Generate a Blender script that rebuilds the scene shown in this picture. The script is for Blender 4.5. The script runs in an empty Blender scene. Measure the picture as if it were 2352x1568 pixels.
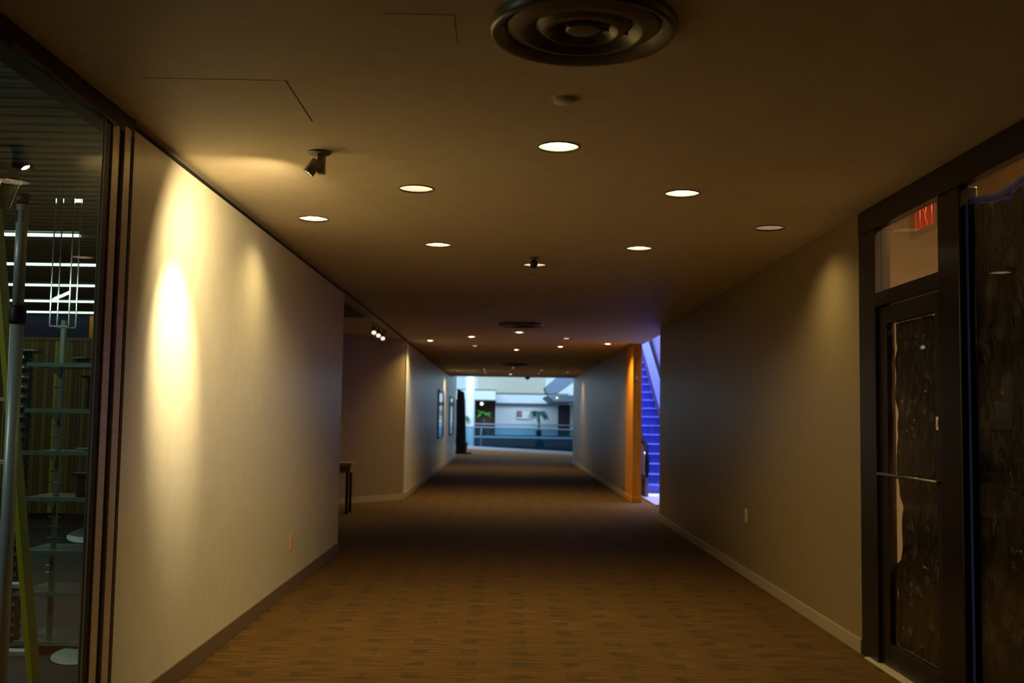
import bpy, bmesh, math, random
from mathutils import Vector, Matrix
random.seed(7)
S = bpy.context.scene
COL = S.collection
PI = math.pi

# ------------------------------------------------------------------ camera
YAW, PITCH, ROLL = 6.48861381e-03, 7.41455220e-02, -1.58210277e-02
cd = bpy.data.cameras.new('camera'); cam = bpy.data.objects.new('camera', cd); COL.objects.link(cam)
cy, sy, cp, sp = math.cos(YAW), math.sin(YAW), math.cos(PITCH), math.sin(PITCH)
fwd = Vector((sy*cp, cy*cp, sp)); rt0 = Vector((cy, -sy, 0)); dn0 = fwd.cross(rt0)
right = rt0*math.cos(ROLL) + dn0*math.sin(ROLL)
down = -rt0*math.sin(ROLL) + dn0*math.cos(ROLL)
M = Matrix.Identity(4)
for i in range(3):
    M[i][0] = right[i]; M[i][1] = -down[i]; M[i][2] = -fwd[i]
M[0][3], M[1][3], M[2][3] = 0, 0, 1.45
cam.matrix_world = M
cd.sensor_width = 36; cd.lens = 36*2378.018/2352; cd.clip_start = .05; cd.clip_end = 300
cd.dof.use_dof = True; cd.dof.focus_distance = 5.2; cd.dof.aperture_fstop = 2.8
S.camera = cam

# ------------------------------------------------------------------ world, view, big lights
S.view_settings.view_transform = 'Standard'
S.view_settings.look = 'None'
S.view_settings.gamma = 1
S.view_settings.use_curve_mapping = False
S.view_settings.exposure = 0.0
w = bpy.data.worlds.new('World'); S.world = w; w.use_nodes = True
bg = w.node_tree.nodes['Background']; bg.inputs[0].default_value = (.30, .58, 1, 1); bg.inputs[1].default_value = .25
try:
    S.cycles.use_denoising = True
    S.cycles.denoiser = 'OPENIMAGEDENOISE'
    S.cycles.max_bounces = 8; S.cycles.diffuse_bounces = 5; S.cycles.glossy_bounces = 5
    S.cycles.transparent_max_bounces = 12; S.cycles.sample_clamp_indirect = 6
except Exception:
    pass

WARM = (1, .79, .36)
def area(name, loc, rot, sx, sy_, power, col, parent=None, spread=None):
    l = bpy.data.lights.new(name, 'AREA'); l.shape = 'RECTANGLE'; l.size = sx; l.size_y = sy_; l.energy = power; l.color = col
    if spread: l.spread = spread
    o = bpy.data.objects.new(name, l); o.location = loc; o.rotation_euler = rot; COL.objects.link(o)
    if parent: o.parent = parent
    return o
# area light standing in for atrium daylight, an added floor fill, and the escalator well's own lighting
area('skylight_daylight', (0, 52, 11.0), (math.radians(42), 0, 0), 26, 12, 7400, (.58, .80, 1))
area('atrium_floor_fill', (0, 45, 10.5), (0, 0, 0), 22, 8, 800, (.85, .88, 1), spread=math.radians(110))  # added area light, lifts the floor by the railing
area('well_light', (3.05, 22.0, 4.6), (0, 0, 0), .7, 9, 230, (.42, .45, 1), spread=math.radians(75))
area('well_base_light', (2.95, 18.8, 3.6), (0, 0, 0), .5, 1.4, 8, (.85, .80, 1), spread=math.radians(60))

# ------------------------------------------------------------------ materials
def mat(name, col, rough=.6, metal=0, spec=.5, emit=None, es=0):
    m = bpy.data.materials.new(name); m.use_nodes = True
    b = m.node_tree.nodes['Principled BSDF']
    b.inputs['Base Color'].default_value = (*col, 1); b.inputs['Roughness'].default_value = rough
    b.inputs['Metallic'].default_value = metal; b.inputs['Specular IOR Level'].default_value = spec
    if emit:
        b.inputs['Emission Color'].default_value = (*emit, 1); b.inputs['Emission Strength'].default_value = es
    return m
def noise_col(m, c1, c2, scale=(1, 1, 1), ns=6, bump=0, detail=4, lo=.35, hi=.65):
    nt = m.node_tree; N, L = nt.nodes, nt.links; b = N['Principled BSDF']
    tc = N.new('ShaderNodeTexCoord'); mp = N.new('ShaderNodeMapping'); mp.inputs['Scale'].default_value = scale
    nz = N.new('ShaderNodeTexNoise'); nz.inputs['Scale'].default_value = ns; nz.inputs['Detail'].default_value = detail
    cr = N.new('ShaderNodeValToRGB'); cr.color_ramp.elements[0].position = lo; cr.color_ramp.elements[1].position = hi
    cr.color_ramp.elements[0].color = (*c1, 1); cr.color_ramp.elements[1].color = (*c2, 1)
    L.new(tc.outputs['Object'], mp.inputs[0]); L.new(mp.outputs[0], nz.inputs[0]); L.new(nz.outputs[0], cr.inputs[0]); L.new(cr.outputs[0], b.inputs['Base Color'])
    if bump:
        bp = N.new('ShaderNodeBump'); bp.inputs['Strength'].default_value = bump; bp.inputs['Distance'].default_value = .01
        L.new(nz.outputs[0], bp.inputs['Height']); L.new(bp.outputs[0], b.inputs['Normal'])
    return m
def paint(name, c, rough=.5, bump=.05):
    m = mat(name, c, rough)
    d = tuple(x*.94 for x in c)
    return noise_col(m, d, c, (1, 1, 1), 9, bump)
def glass(name, tint=(1, 1, 1), refl=1.5, rough=0.0, f0=.0):
    m = bpy.data.materials.new(name); m.use_nodes = True; nt = m.node_tree; N, L = nt.nodes, nt.links
    for n in list(N):
        if n.type != 'OUTPUT_MATERIAL': N.remove(n)
    out = N['Material Output'] if 'Material Output' in N else N.new('ShaderNodeOutputMaterial')
    t = N.new('ShaderNodeBsdfTransparent'); t.inputs[0].default_value = (*tint, 1)
    g = N.new('ShaderNodeBsdfGlossy'); g.inputs['Roughness'].default_value = rough; g.inputs[0].default_value = (1, 1, 1, 1)
    fr = N.new('ShaderNodeFresnel'); fr.inputs[0].default_value = refl
    ad = N.new('ShaderNodeMath'); ad.operation = 'ADD'; ad.inputs[1].default_value = f0
    mx = N.new('ShaderNodeMixShader')
    ge = N.new('ShaderNodeNewGeometry'); inv = N.new('ShaderNodeMath'); inv.operation = 'SUBTRACT'; inv.inputs[0].default_value = 1
    ml = N.new('ShaderNodeMath'); ml.operation = 'MULTIPLY'   # reflect on outer faces only
    L.new(ge.outputs['Backfacing'], inv.inputs[1]); L.new(fr.outputs[0], ad.inputs[0]); L.new(ad.outputs[0], ml.inputs[0]); L.new(inv.outputs[0], ml.inputs[1]); L.new(ml.outputs[0], mx.inputs[0]); L.new(t.outputs[0], mx.inputs[1]); L.new(g.outputs[0], mx.inputs[2]); L.new(mx.outputs[0], out.inputs[0])
    return m

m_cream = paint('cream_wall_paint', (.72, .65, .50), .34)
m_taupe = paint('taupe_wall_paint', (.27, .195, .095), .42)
m_ceil = paint('ceiling_paint', (.74, .61, .42), .62, .03)
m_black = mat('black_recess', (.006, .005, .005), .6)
m_bronze = mat('dark_bronze_frame', (.018, .012, .009), .35, .3)
m_blackrub = mat('black_rubber', (.008, .007, .008), .5)
m_alu = noise_col(mat('brushed_aluminium', (.5, .42, .33), .34, .25), (.50, .41, .30), (.62, .52, .39), (1, 1, 40), 3)
m_pole = mat('satin_aluminium_tube', (.55, .56, .56), .38, .25)
m_chrome = mat('chrome', (.8, .8, .8), .12, 1)
m_basel = mat('shaded_baseboard', (.16, .10, .055), .55)  # recess shade on the left baseboard is put into this brown
m_baser = mat('tan_baseboard', (.40, .31, .19), .45)
m_orange = noise_col(mat('orange_wood', (.75, .26, .008), .6, 0, .2), (.62, .21, .006), (.80, .31, .01), (14, 14, .6), 3, .05)
m_white = mat('white_metal', (.72, .70, .66), .4)
m_refl = mat('reflector', (.56, .50, .45), .45, .0, .6)
m_plate = mat('ivory_plastic', (.75, .55, .30), .4)
m_slot = mat('slot_dark', (.03, .02, .015), .6)
m_spot = mat('grey_beige_lamp_housing', (.22, .20, .15), .45, .2)
m_diff = mat('dark_metal_diffuser', (.20, .165, .11), .36, .35)
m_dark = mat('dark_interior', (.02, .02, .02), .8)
m_tan = paint('tan_shop_wall', (.55, .44, .30), .7)

def carpet():
    m = mat('woven_brown_carpet', (.2, .1, .05), .9, 0, .15); nt = m.node_tree; N, L = nt.nodes, nt.links; b = N['Principled BSDF']
    tc = N.new('ShaderNodeTexCoord')
    # horizontal ribs of yarn
    mp = N.new('ShaderNodeMapping'); mp.inputs['Scale'].default_value = (3.2, 42, 1)
    nz = N.new('ShaderNodeTexNoise'); nz.inputs['Scale'].default_value = 1.0; nz.inputs['Detail'].default_value = 3
    L.new(tc.outputs['Object'], mp.inputs[0]); L.new(mp.outputs[0], nz.inputs[0])
    cr = N.new('ShaderNodeValToRGB'); cr.color_ramp.elements[0].position = .36; cr.color_ramp.elements[1].position = .62
    cr.color_ramp.elements[0].color = (.070, .034, .0085, 1); cr.color_ramp.elements[1].color = (.140, .072, .016, 1)
    L.new(nz.outputs[0], cr.inputs[0])
    # a grid of darker woven squares, 31 cm apart
    sx = N.new('ShaderNodeSeparateXYZ'); L.new(tc.outputs['Object'], sx.inputs[0])
    def cell(out, off, lo, hi):
        a = N.new('ShaderNodeMath'); a.operation = 'ADD'; a.inputs[1].default_value = off; L.new(out, a.inputs[0])
        d = N.new('ShaderNodeMath'); d.operation = 'DIVIDE'; d.inputs[1].default_value = .31; L.new(a.outputs[0], d.inputs[0])
        f = N.new('ShaderNodeMath'); f.operation = 'FRACT'; L.new(d.outputs[0], f.inputs[0])
        mr = N.new('ShaderNodeMapRange'); mr.interpolation_type = 'SMOOTHSTEP'
        s = N.new('ShaderNodeMath'); s.operation = 'SUBTRACT'; s.inputs[1].default_value = .5; L.new(f.outputs[0], s.inputs[0])
        ab = N.new('ShaderNodeMath'); ab.operation = 'ABSOLUTE'; L.new(s.outputs[0], ab.inputs[0])
        mr.inputs['From Min'].default_value = lo; mr.inputs['From Max'].default_value = hi; mr.inputs['To Min'].default_value = 1; mr.inputs['To Max'].default_value = 0
        L.new(ab.outputs[0], mr.inputs['Value']); return mr.outputs[0]
    cx = cell(sx.outputs[0], 50-.05, .14, .22); cyy = cell(sx.outputs[1], 50.02, .17, .25)
    mu = N.new('ShaderNodeMath'); mu.operation = 'MULTIPLY'; L.new(cx, mu.inputs[0]); L.new(cyy, mu.inputs[1])
    n2 = N.new('ShaderNodeTexNoise'); n2.inputs['Scale'].default_value = 9; L.new(tc.outputs['Object'], n2.inputs[0])
    mr2 = N.new('ShaderNodeMapRange'); mr2.inputs['From Min'].default_value = .4; mr2.inputs['From Max'].default_value = .6; mr2.inputs['To Min'].default_value = .25; mr2.inputs['To Max'].default_value = .95
    L.new(n2.outputs[0], mr2.inputs['Value'])
    mu2 = N.new('ShaderNodeMath'); mu2.operation = 'MULTIPLY'; L.new(mu.outputs[0], mu2.inputs[0]); L.new(mr2.outputs[0], mu2.inputs[1])
    mx = N.new('ShaderNodeMixRGB'); mx.inputs[2].default_value = (.062, .038, .013, 1)
    L.new(mu2.outputs[0], mx.inputs[0]); L.new(cr.outputs[0], mx.inputs[1]); L.new(mx.outputs[0], b.inputs['Base Color'])
    n3 = N.new('ShaderNodeTexNoise'); n3.inputs['Scale'].default_value = 140; L.new(tc.outputs['Object'], n3.inputs[0])
    bp = N.new('ShaderNodeBump'); bp.inputs['Strength'].default_value = .4; bp.inputs['Distance'].default_value = .004
    L.new(n3.outputs[0], bp.inputs['Height']); L.new(bp.outputs[0], b.inputs['Normal'])
    return m
m_carpet = carpet()

# ------------------------------------------------------------------ mesh helpers
class MB:
    def __init__(s): s.v = []; s.f = []; s.sm = []
    def add(s, vs, fs, smooth=False):
        n = len(s.v); s.v += [tuple(v) for v in vs]; s.f += [tuple(i+n for i in f) for f in fs]; s.sm += [smooth]*len(fs); return s
    def box(s, x0, x1, y0, y1, z0, z1):
        vs = [(x, y, z) for z in (z0, z1) for y in (y0, y1) for x in (x0, x1)]
        return s.add(vs, [(0, 2, 3, 1), (4, 5, 7, 6), (0, 1, 5, 4), (2, 6, 7, 3), (0, 4, 6, 2), (1, 3, 7, 5)])
    def prism(s, pts, z0, z1, axis='z'):
        n = len(pts)
        mk = {'z': lambda p, h: (p[0], p[1], h), 'x': lambda p, h: (h, p[0], p[1]), 'y': lambda p, h: (p[0], h, p[1])}[axis]
        vs = [mk(p, z0) for p in pts] + [mk(p, z1) for p in pts]
        fs = [tuple(range(n))[::-1], tuple(range(n, 2*n))] + [(i, (i+1) % n, n+(i+1) % n, n+i) for i in range(n)]
        return s.add(vs, fs)
    def lathe(s, prof, c=(0, 0, 0), n=32, axis='z', smooth=True, cap=False):
        vs = []; fs = []
        for r, h in prof:
            for i in range(n):
                a = 2*PI*i/n; p = (r*math.cos(a), r*math.sin(a), h)
                if axis == 'x': p = (p[2], p[0], p[1])
                if axis == 'y': p = (p[0], p[2], p[1])
                vs.append((p[0]+c[0], p[1]+c[1], p[2]+c[2]))
        for k in range(len(prof)-1):
            for i in range(n):
                j = (i+1) % n; fs.append((k*n+i, k*n+j, (k+1)*n+j, (k+1)*n+i))
        s.add(vs, fs, smooth)
        if cap:
            m = len(s.v)-len(vs)
            s.f.append(tuple(m+i for i in range(n))[::-1]); s.sm.append(False)
            s.f.append(tuple(m+(len(prof)-1)*n+i for i in range(n))); s.sm.append(False)
        return s
    def tube(s, pts, r, n=10, smooth=True):
        pts = [Vector(p) for p in pts]; rs = r if isinstance(r, (list, tuple)) else [r]*len(pts); vs = []; fs = []
        for k, p in enumerate(pts):
            d = (pts[min(k+1, len(pts)-1)]-pts[max(k-1, 0)]).normalized()
            u = d.cross(Vector((0, 0, 1)) if abs(d.z) < .95 else Vector((1, 0, 0))).normalized(); q = d.cross(u)
            for i in range(n):
                a = 2*PI*i/n; vs.append(p+u*rs[k]*math.cos(a)+q*rs[k]*math.sin(a))
        for k in range(len(pts)-1):
            for i in range(n):
                j = (i+1) % n; fs.append((k*n+i, k*n+j, (k+1)*n+j, (k+1)*n+i))
        fs.append(tuple(range(n))[::-1]); fs.append(tuple((len(pts)-1)*n+i for i in range(n)))
        return s.add(vs, fs, smooth)
    def grid(s, fn, nu, nv, smooth=True):
        vs = [fn(i/nu, j/nv) for j in range(nv+1) for i in range(nu+1)]
        fs = [(j*(nu+1)+i, j*(nu+1)+i+1, (j+1)*(nu+1)+i+1, (j+1)*(nu+1)+i) for j in range(nv) for i in range(nu)]
        return s.add(vs, fs, smooth)
    def build(s, name, m, parent=None, loc=None, bevel=0, solid=0):
        me = bpy.data.meshes.new(name); o = bpy.data.objects.new(name, me)
        vs = s.v
        if loc: vs = [(v[0]-loc[0], v[1]-loc[1], v[2]-loc[2]) for v in vs]
        me.from_pydata(vs, [], s.f); me.materials.append(m)
        for p, q in zip(me.polygons, s.sm): p.use_smooth = q
        b = bmesh.new(); b.from_mesh(me); bmesh.ops.recalc_face_normals(b, faces=b.faces); b.to_mesh(me); b.free()
        COL.objects.link(o)
        if loc: o.location = loc
        if parent:
            o.parent = parent
            off = Vector((0, 0, 0)); p = parent; local = False
            while p: off += Vector(p.location); local = local or bool(p.get('_local')); p = p.parent
            o.location = (loc or (0, 0, 0)) if local else (Vector(loc or (0, 0, 0)) - off)
        if bevel:
            md = o.modifiers.new('bevel', 'BEVEL'); md.width = bevel; md.segments = 2; md.limit_method = 'ANGLE'
        if solid:
            md = o.modifiers.new('solid', 'SOLIDIFY'); md.thickness = solid
        return o
def struct(o): o['kind'] = 'structure'; return o
def tag(o, label, cat, group=None):
    o['label'] = label; o['category'] = cat
    if group: o['group'] = group
    return o
def thing(name, loc, label, cat, group=None):
    o = bpy.data.objects.new(name, None); o.location = loc; o.empty_display_size = .1; COL.objects.link(o)
    return tag(o, label, cat, group)
def box(*a): return MB().box(*a)
def ring(prof, n=40): return MB().lathe(prof, n=n)

XL, XR, H = -1.749, 2.288, 2.815

# ------------------------------------------------------------------ floor and ceiling
floor_pts = [(-9, -3.2), (3.9, -3.2), (3.9, 20.15), (2.44, 20.15), (2.44, 34.4), (9, 34.4), (9, 33.0), (9, 33.4), (9, 33.4)]
fp = [(-8.2, -3.2), (2.46, -3.2), (2.46, 15.25), (4.0, 15.25), (4.0, 20.3), (2.46, 20.3), (2.46, 34.4), (7.0, 34.4), (7.0, 36.35), (-8.2, 58.8)]
struct(MB().prism(fp, -.12, 0).build('floor', m_carpet))
struct(box(2.46, 4.2, -3.2, 9, -.12, 0).build('floor_right_shop', m_dark))

LIGHTS = [(.252, 5.117), (-.549, 6.13), (1.049, 6.135), (-1.35, 7.138), (1.844, 7.189), (-.547, 8.146), (1.052, 8.15), (.25, 9.132),
          (.222, 16.39), (-.572, 17.434), (1.034, 17.476), (-1.345, 18.488), (1.845, 18.578), (-.575, 19.648), (1.041, 19.507), (.223, 20.581),
          (.227, 27.866), (-.583, 29.139), (1.035, 29.106), (-1.379, 30.221), (1.837, 30.199), (-.607, 31.09), (1.028, 31.086), (.171, 32.185)]
R_CAN = .104
def ceiling():
    bm = bmesh.new()
    outer = [(-1.90, -3.2), (2.46, -3.2), (2.46, 34.4), (-1.90, 34.4), (-1.90, 18.62), (-4.3, 15.5), (-4.3, 11.05), (-1.90, 11.05)]
    vs = [bm.verts.new((x, y, H)) for x, y in outer]
    for i in range(len(vs)): bm.edges.new((vs[i], vs[(i+1) % len(vs)]))
    for cx, cy_ in LIGHTS:
        c = [bm.verts.new((cx+R_CAN*math.cos(2*PI*k/28), cy_+R_CAN*math.sin(2*PI*k/28), H)) for k in range(28)]
        for i in range(28): bm.edges.new((c[i], c[(i+1) % 28]))
    bmesh.ops.triangle_fill(bm, use_beauty=True, use_dissolve=False, edges=bm.edges[:])
    r = bmesh.ops.extrude_face_region(bm, geom=bm.faces[:])
    for v in r['geom']:
        if isinstance(v, bmesh.types.BMVert): v.co.z += .014
    bmesh.ops.recalc_face_normals(bm, faces=bm.faces)
    me = bpy.data.meshes.new('ceiling'); bm.to_mesh(me); bm.free(); me.materials.append(m_ceil)
    o = bpy.data.objects.new('ceiling', me); COL.objects.link(o); return struct(o)
ceiling()
struct(box(-4.4, 2.5, -3.3, 34.5, 3.10, 3.2).build('ceiling_light_stop', m_dark))  # unseen slab added to keep world light out of the corridor

# ------------------------------------------------------------------ corridor walls
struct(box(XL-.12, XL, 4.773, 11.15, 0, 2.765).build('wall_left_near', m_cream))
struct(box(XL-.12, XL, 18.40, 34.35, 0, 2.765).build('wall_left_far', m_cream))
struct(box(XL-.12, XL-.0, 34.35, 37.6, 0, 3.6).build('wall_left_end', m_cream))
# dark reveal between wall and ceiling
struct(box(XL-.12, XL-.035, 4.4, 11.15, 2.765, H).build('trim_1', m_black))
struct(box(XL-.12, XL-.035, 18.42, 34.35, 2.765, H).build('trim_2', m_black))
struct(box(XL-.02, XL, 11.15, 18.40, H-.018, H).build('trim_3', m_black))
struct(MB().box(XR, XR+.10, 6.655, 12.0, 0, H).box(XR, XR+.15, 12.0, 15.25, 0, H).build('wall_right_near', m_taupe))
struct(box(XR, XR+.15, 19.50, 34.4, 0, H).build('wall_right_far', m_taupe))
struct(box(-1.87, 2.44, -3.1, -3.0, 0, H).build('wall_rear_light_stop', m_taupe))  # unseen wall, added behind the camera to stop world light
# alcove
def slant(d0, d1, z0, z1, t0=0.0, t1=1.0):
    a = Vector((-1.749, 18.42)); b = Vector((-4.1, 15.42)); n = Vector((-(b-a).y, (b-a).x)).normalized()
    if n.y > 0: n = -n
    p = a.lerp(b, t0); q = a.lerp(b, t1)
    return MB().prism([tuple(p+n*d1), tuple(q+n*d1), tuple(q+n*d0), tuple(p+n*d0)], z0, z1), n
struct(slant(-.12, 0, 0, H)[0].build('wall_alcove_back', m_taupe))
struct(box(-4.2, -4.1, 11.15, 15.45, 0, H).build('wall_alcove_left', m_taupe))
struct(box(-4.2, -1.87, 11.05, 11.15, 0, H).build('wall_alcove_near', m_taupe))
struct(slant(0, .012, 0, .1)[0].build('baseboard_alcove', m_baser))
struct(box(XL, XL+.012, 4.78, 11.15, 0, .108).build('baseboard_left_near', m_basel, bevel=.003))
struct(box(XL, XL+.012, 18.40, 37.6, 0, .108).build('baseboard_left_far', m_baser, bevel=.003))
struct(MB().box(XR-.012, XR, 6.655, 15.25, 0, .092).build('baseboard_right_near', m_baser, bevel=.004))
struct(MB().box(XR-.012, XR, 19.50, 34.4, 0, .1).build('baseboard_right_far', m_baser, bevel=.004))
# orange clad pier
pier = thing('clad_pillar', (2.36, 18.9, 0), 'bright orange wood-clad wall end beside the escalator opening', 'pillar')
MB().box(XR-.003, 2.44, 18.40, 19.50, .10, H).build('pillar_cladding', m_orange, pier)
MB().box(XR-.016, 2.452, 18.385, 19.50, 0, .10).build('plinth', m_orange, pier, bevel=.004)
o = MB().lathe([(.030, 0), (.030, -.006), (.019, -.006), (.019, 0)], (2.345, 18.40, 2.195), 24, 'y').build('ring', m_white, pier)

# ------------------------------------------------------------------ downlights
m_bulb = mat('lamp_face_lit', (1, .9, .7), .3, emit=(1, .82, .55), es=13)
m_bulb2 = mat('lamp_face_low', (1, .9, .7), .3, emit=(1, .82, .58), es=10)
m_bulb3 = mat('lamp_face_faint', (1, .9, .7), .3, emit=(1, .68, .52), es=2.2)
L_INFO = [  # label, spot power factor, lamp material
 ('nearest and largest lit ceiling downlight, in the middle of the ceiling', 1, m_bulb),
 ('downlight left of centre in the second row, whole white reflector aglow without a bare bulb', .8, m_bulb2),
 ('bright downlight right of centre in the second row of the near cluster', 1, m_bulb),
 ('bright downlight closest to the cream left wall, just beyond the ceiling spotlight', 1.15, m_bulb),
 ('dim pinkish downlight closest to the right wall, near the transom window', .75, m_bulb3),
 ('downlight left of centre in the fourth row, ahead of the small camera', .9, m_bulb),
 ('downlight right of centre in the fourth row, level with the small camera', .9, m_bulb),
 ('last downlight of the near cluster, half hidden by a small dark camera', .6, m_bulb2),
 ('first downlight of the middle cluster, just beyond the second dark air diffuser', 1, m_bulb),
 ('brightest downlight of the middle cluster, left of the centre line', .9, m_bulb),
 ('faint downlight right of centre in the middle cluster, before its brighter neighbour', .25, m_bulb3),
 ('middle-cluster downlight closest to the left wall, beside the alcove corner', 1.9, m_bulb2),
 ('middle-cluster downlight closest to the orange pillar', 2.4, m_bulb),
 ('faint downlight left of centre at the back of the middle cluster', .2, m_bulb3),
 ('downlight right of centre at the back of the middle cluster', .6, m_bulb2),
 ('rearmost centre downlight of the middle cluster', .6, m_bulb2),
 ('first faint centre downlight of the farthest cluster', .35, m_bulb3),
 ('faint downlight left of centre in the farthest cluster, second row', .3, m_bulb3),
 ('faint downlight right of centre in the farthest cluster, second row', .3, m_bulb3),
 ('faint farthest-cluster downlight closest to the left wall above the first framed picture', 1.8, m_bulb3),
 ('faint farthest-cluster downlight closest to the right wall', 1.8, m_bulb3),
 ('faint downlight left of centre in the farthest cluster, fourth row', .3, m_bulb3),
 ('faint downlight right of centre in the farthest cluster, fourth row', .3, m_bulb3),
 ('last downlight before the atrium, bright round dot at the ceiling edge', .4, m_bulb)]
rim_me = None
SPOT_W = 50
for k, ((x, y), (lab, pf, lm)) in enumerate(zip(LIGHTS, L_INFO)):
    t = thing('downlight', (x, y, H), lab, 'ceiling light', 'round recessed downlights')
    t['_local'] = 1
    if rim_me is None:
        a = ring([(.104, .002), (.1065, -.004), (.103, -.006), (.1005, -.002), (.1005, .004)]).build('trim_ring', m_bronze, t)
        b = ring([(.1025, 0), (.098, .03), (.088, .062), (.072, .09), (.05, .105), (.002, .108)]).build('reflector', m_refl, t)
        rim_me, ref_me = a.data, b.data
        lp = ring([(.002, .036), (.030, .034), (.046, .038), (.052, .05), (.04, .09), (.02, .105)]); lp_o = lp.build('lamp', lm, t); lamp_me = {lm.name: lp_o.data}
    else:
        for nm, me in (('trim_ring', rim_me), ('reflector', ref_me)):
            c = bpy.data.objects.new(nm, me); COL.objects.link(c); c.parent = t
        if lm.name not in lamp_me:
            me2 = next(iter(lamp_me.values())).copy(); me2.materials.clear(); me2.materials.append(lm); lamp_me[lm.name] = me2
        c = bpy.data.objects.new('lamp', lamp_me[lm.name]); COL.objects.link(c); c.parent = t
    LZ = -.037 if k >= 8 else (0 if k in (1, 4, 7) else -.024)
    for ch in t.children:
        if ch.name.startswith('lamp'): ch.location.z = LZ
    l = bpy.data.lights.new('downlight_beam', 'SPOT'); l.energy = SPOT_W*pf; l.color = WARM; l.spot_size = math.radians(138); l.spot_blend = 1; l.shadow_soft_size = .03
    lo = bpy.data.objects.new('downlight_beam', l); COL.objects.link(lo); lo.parent = t; lo.location = (0, 0, -.036 if k >= 8 else .004)
    del t['_local']

# ------------------------------------------------------------------ ceiling fittings
DL = ['large round dark metal air diffuser, nearest, at the top of the ceiling', 'second dark round air diffuser, before the middle cluster of lights', 'third and farthest dark round air diffuser, before the last cluster of lights']
first = None
for k, (x, y) in enumerate([(.252, 3.50), (.224, 14.87), (.253, 25.95)]):
    t = thing('air_diffuser', (x, y, H), DL[k], 'air vent', 'round air diffusers')
    parts = [('outer_cone', [(.325, 0), (.322, -.028), (.312, -.040), (.300, -.036), (.262, .0), (.255, .012)], m_diff),
             ('middle_cone', [(.262, -.012), (.225, -.030), (.205, -.034), (.203, -.030), (.160, .010)], m_diff),
             ('inner_cone', [(.165, -.004), (.140, -.024), (.123, -.030), (.120, -.026), (.085, .010)], m_diff),
             ('centre_disc', [(.055, .010), (.060, -.018), (.052, -.024), (.001, -.026)], m_diff)]
    if first is None:
        first = []
        t['_local'] = 1
        for nm, pr, mm in parts: first.append(ring(pr, 56).build(nm, mm, t))
        sp_ = MB()
        for a in range(3):
            an = a*2*PI/3+.4; sp_.tube([(.05*math.cos(an), .05*math.sin(an), -.004), (.27*math.cos(an), .27*math.sin(an), -.004)], .004, 6)
        first.append(sp_.build('spider_bracket', m_diff, t))
        first.append(MB().lathe([(.26, -.001), (.001, -.001)], n=48).build('dark_throat', m_black, t))
        del t['_local']
    else:
        for p in first:
            c = p.copy(); COL.objects.link(c); c.parent = t

t = thing('sprinkler_cover', (.238, 4.341, H), 'flat round cover plate between the near diffuser and the nearest downlight', 'sprinkler')
t['_local'] = 1
ring([(.049, 0), (.050, -.012), (.046, -.016), (.001, -.016)]).build('cover_plate', m_ceil, t); del t['_local']
t = thing('sprinkler_cover', (.266, 9.958, H), 'small round cover plate just beyond the small dark camera', 'sprinkler')
t['_local'] = 1
ring([(.046, 0), (.047, -.010), (.043, -.013), (.001, -.013)]).build('cover_plate', m_ceil, t); del t['_local']

# small dark camera hanging in front of the last near downlight
t = thing('surveillance_camera', (.232, 8.70, H), 'small dark camera hanging from the ceiling before the last near downlight', 'camera'); t['_local'] = 1
ring([(.040, 0), (.040, -.014), (.02, -.018), (.001, -.018)], 24).build('mount', m_spot, t)
MB().tube([(0, 0, -.015), (0, 0, -.035)], .011).build('stem', m_spot, t)
MB().lathe([(.001, -.05), (.028, -.05), (.032, -.04), (.032, .05), (.001, .055)], (0, 0, -.058), 24, 'y').build('camera_body', m_blackrub, t)
MB().lathe([(.001, -.057), (.018, -.055), (.022, -.049)], (0, 0, -.058), 20, 'y').build('lens', m_chrome and mat('lens_glass', (.01, .01, .012), .08), t); del t['_local']
t = thing('surveillance_camera', (.75, 34.1, H), 'tiny dark wedge-shaped camera at the far edge of the ceiling', 'camera'); t['_local'] = 1
MB().lathe([(.10, 0), (.10, -.015), (.07, -.05), (.03, -.085), (.001, -.09)], n=16).build('dome', m_blackrub, t); del t['_local']

# twin-cylinder ceiling spotlight
t = thing('ceiling_spotlight', (-.985, 5.305, H), 'grey ceiling spotlight with one cylinder tilted towards the bright left wall', 'spotlight'); t['_local'] = 1
ring([(.060, 0), (.062, -.006), (.052, -.013), (.001, -.013)]).build('canopy', m_spot, t)
MB().box(-.004, .034, -.022, .022, -.115, -.012).build('bracket', m_spot, t, bevel=.004)
hd = MB().lathe([(.001, .040), (.026, .040), (.029, .034), (.029, -.042), (.025, -.042), (.025, -.030), (.001, -.030)], n=28).build('lamp_head', m_spot, t)
hd.location = (-.024, -.028, -.087); hd.rotation_euler = (math.radians(-8), math.radians(33), 0)
m_sl = mat('spot_lens_lit', (1, .9, .7), .3, emit=(1, .78, .48), es=30)
ln = MB().lathe([(.001, -.029), (.0245, -.029), (.0245, -.031), (.001, -.031)], n=24).build('lens', m_sl, hd); ln.location = (0, 0, 0)
l = bpy.data.lights.new('spotlight_beam', 'SPOT'); l.energy = 260; l.color = (1, .82, .48); l.spot_size = math.radians(46); l.spot_blend = 1; l.shadow_soft_size = .015
lo = bpy.data.objects.new('spotlight_beam', l); COL.objects.link(lo); lo.parent = t
lo.location = (-.052, -.028, -.14)
dv = Vector((XL, 5.47, 1.78)) - (Vector((-.985, 5.305, H)) + Vector(lo.location)); lo.rotation_euler = dv.to_track_quat('-Z', 'Y').to_euler()
l = bpy.data.lights.new('left_wall_fill', 'SPOT'); l.energy = 125; l.color = (1, .80, .42); l.spot_size = math.radians(128); l.spot_blend = 1; l.shadow_soft_size = .02  # added wide lamp, brightens the left wall and ceiling
lo = bpy.data.objects.new('left_wall_fill', l); COL.objects.link(lo); lo.parent = t; lo.location = (-.075, -.028, -.15)
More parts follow.
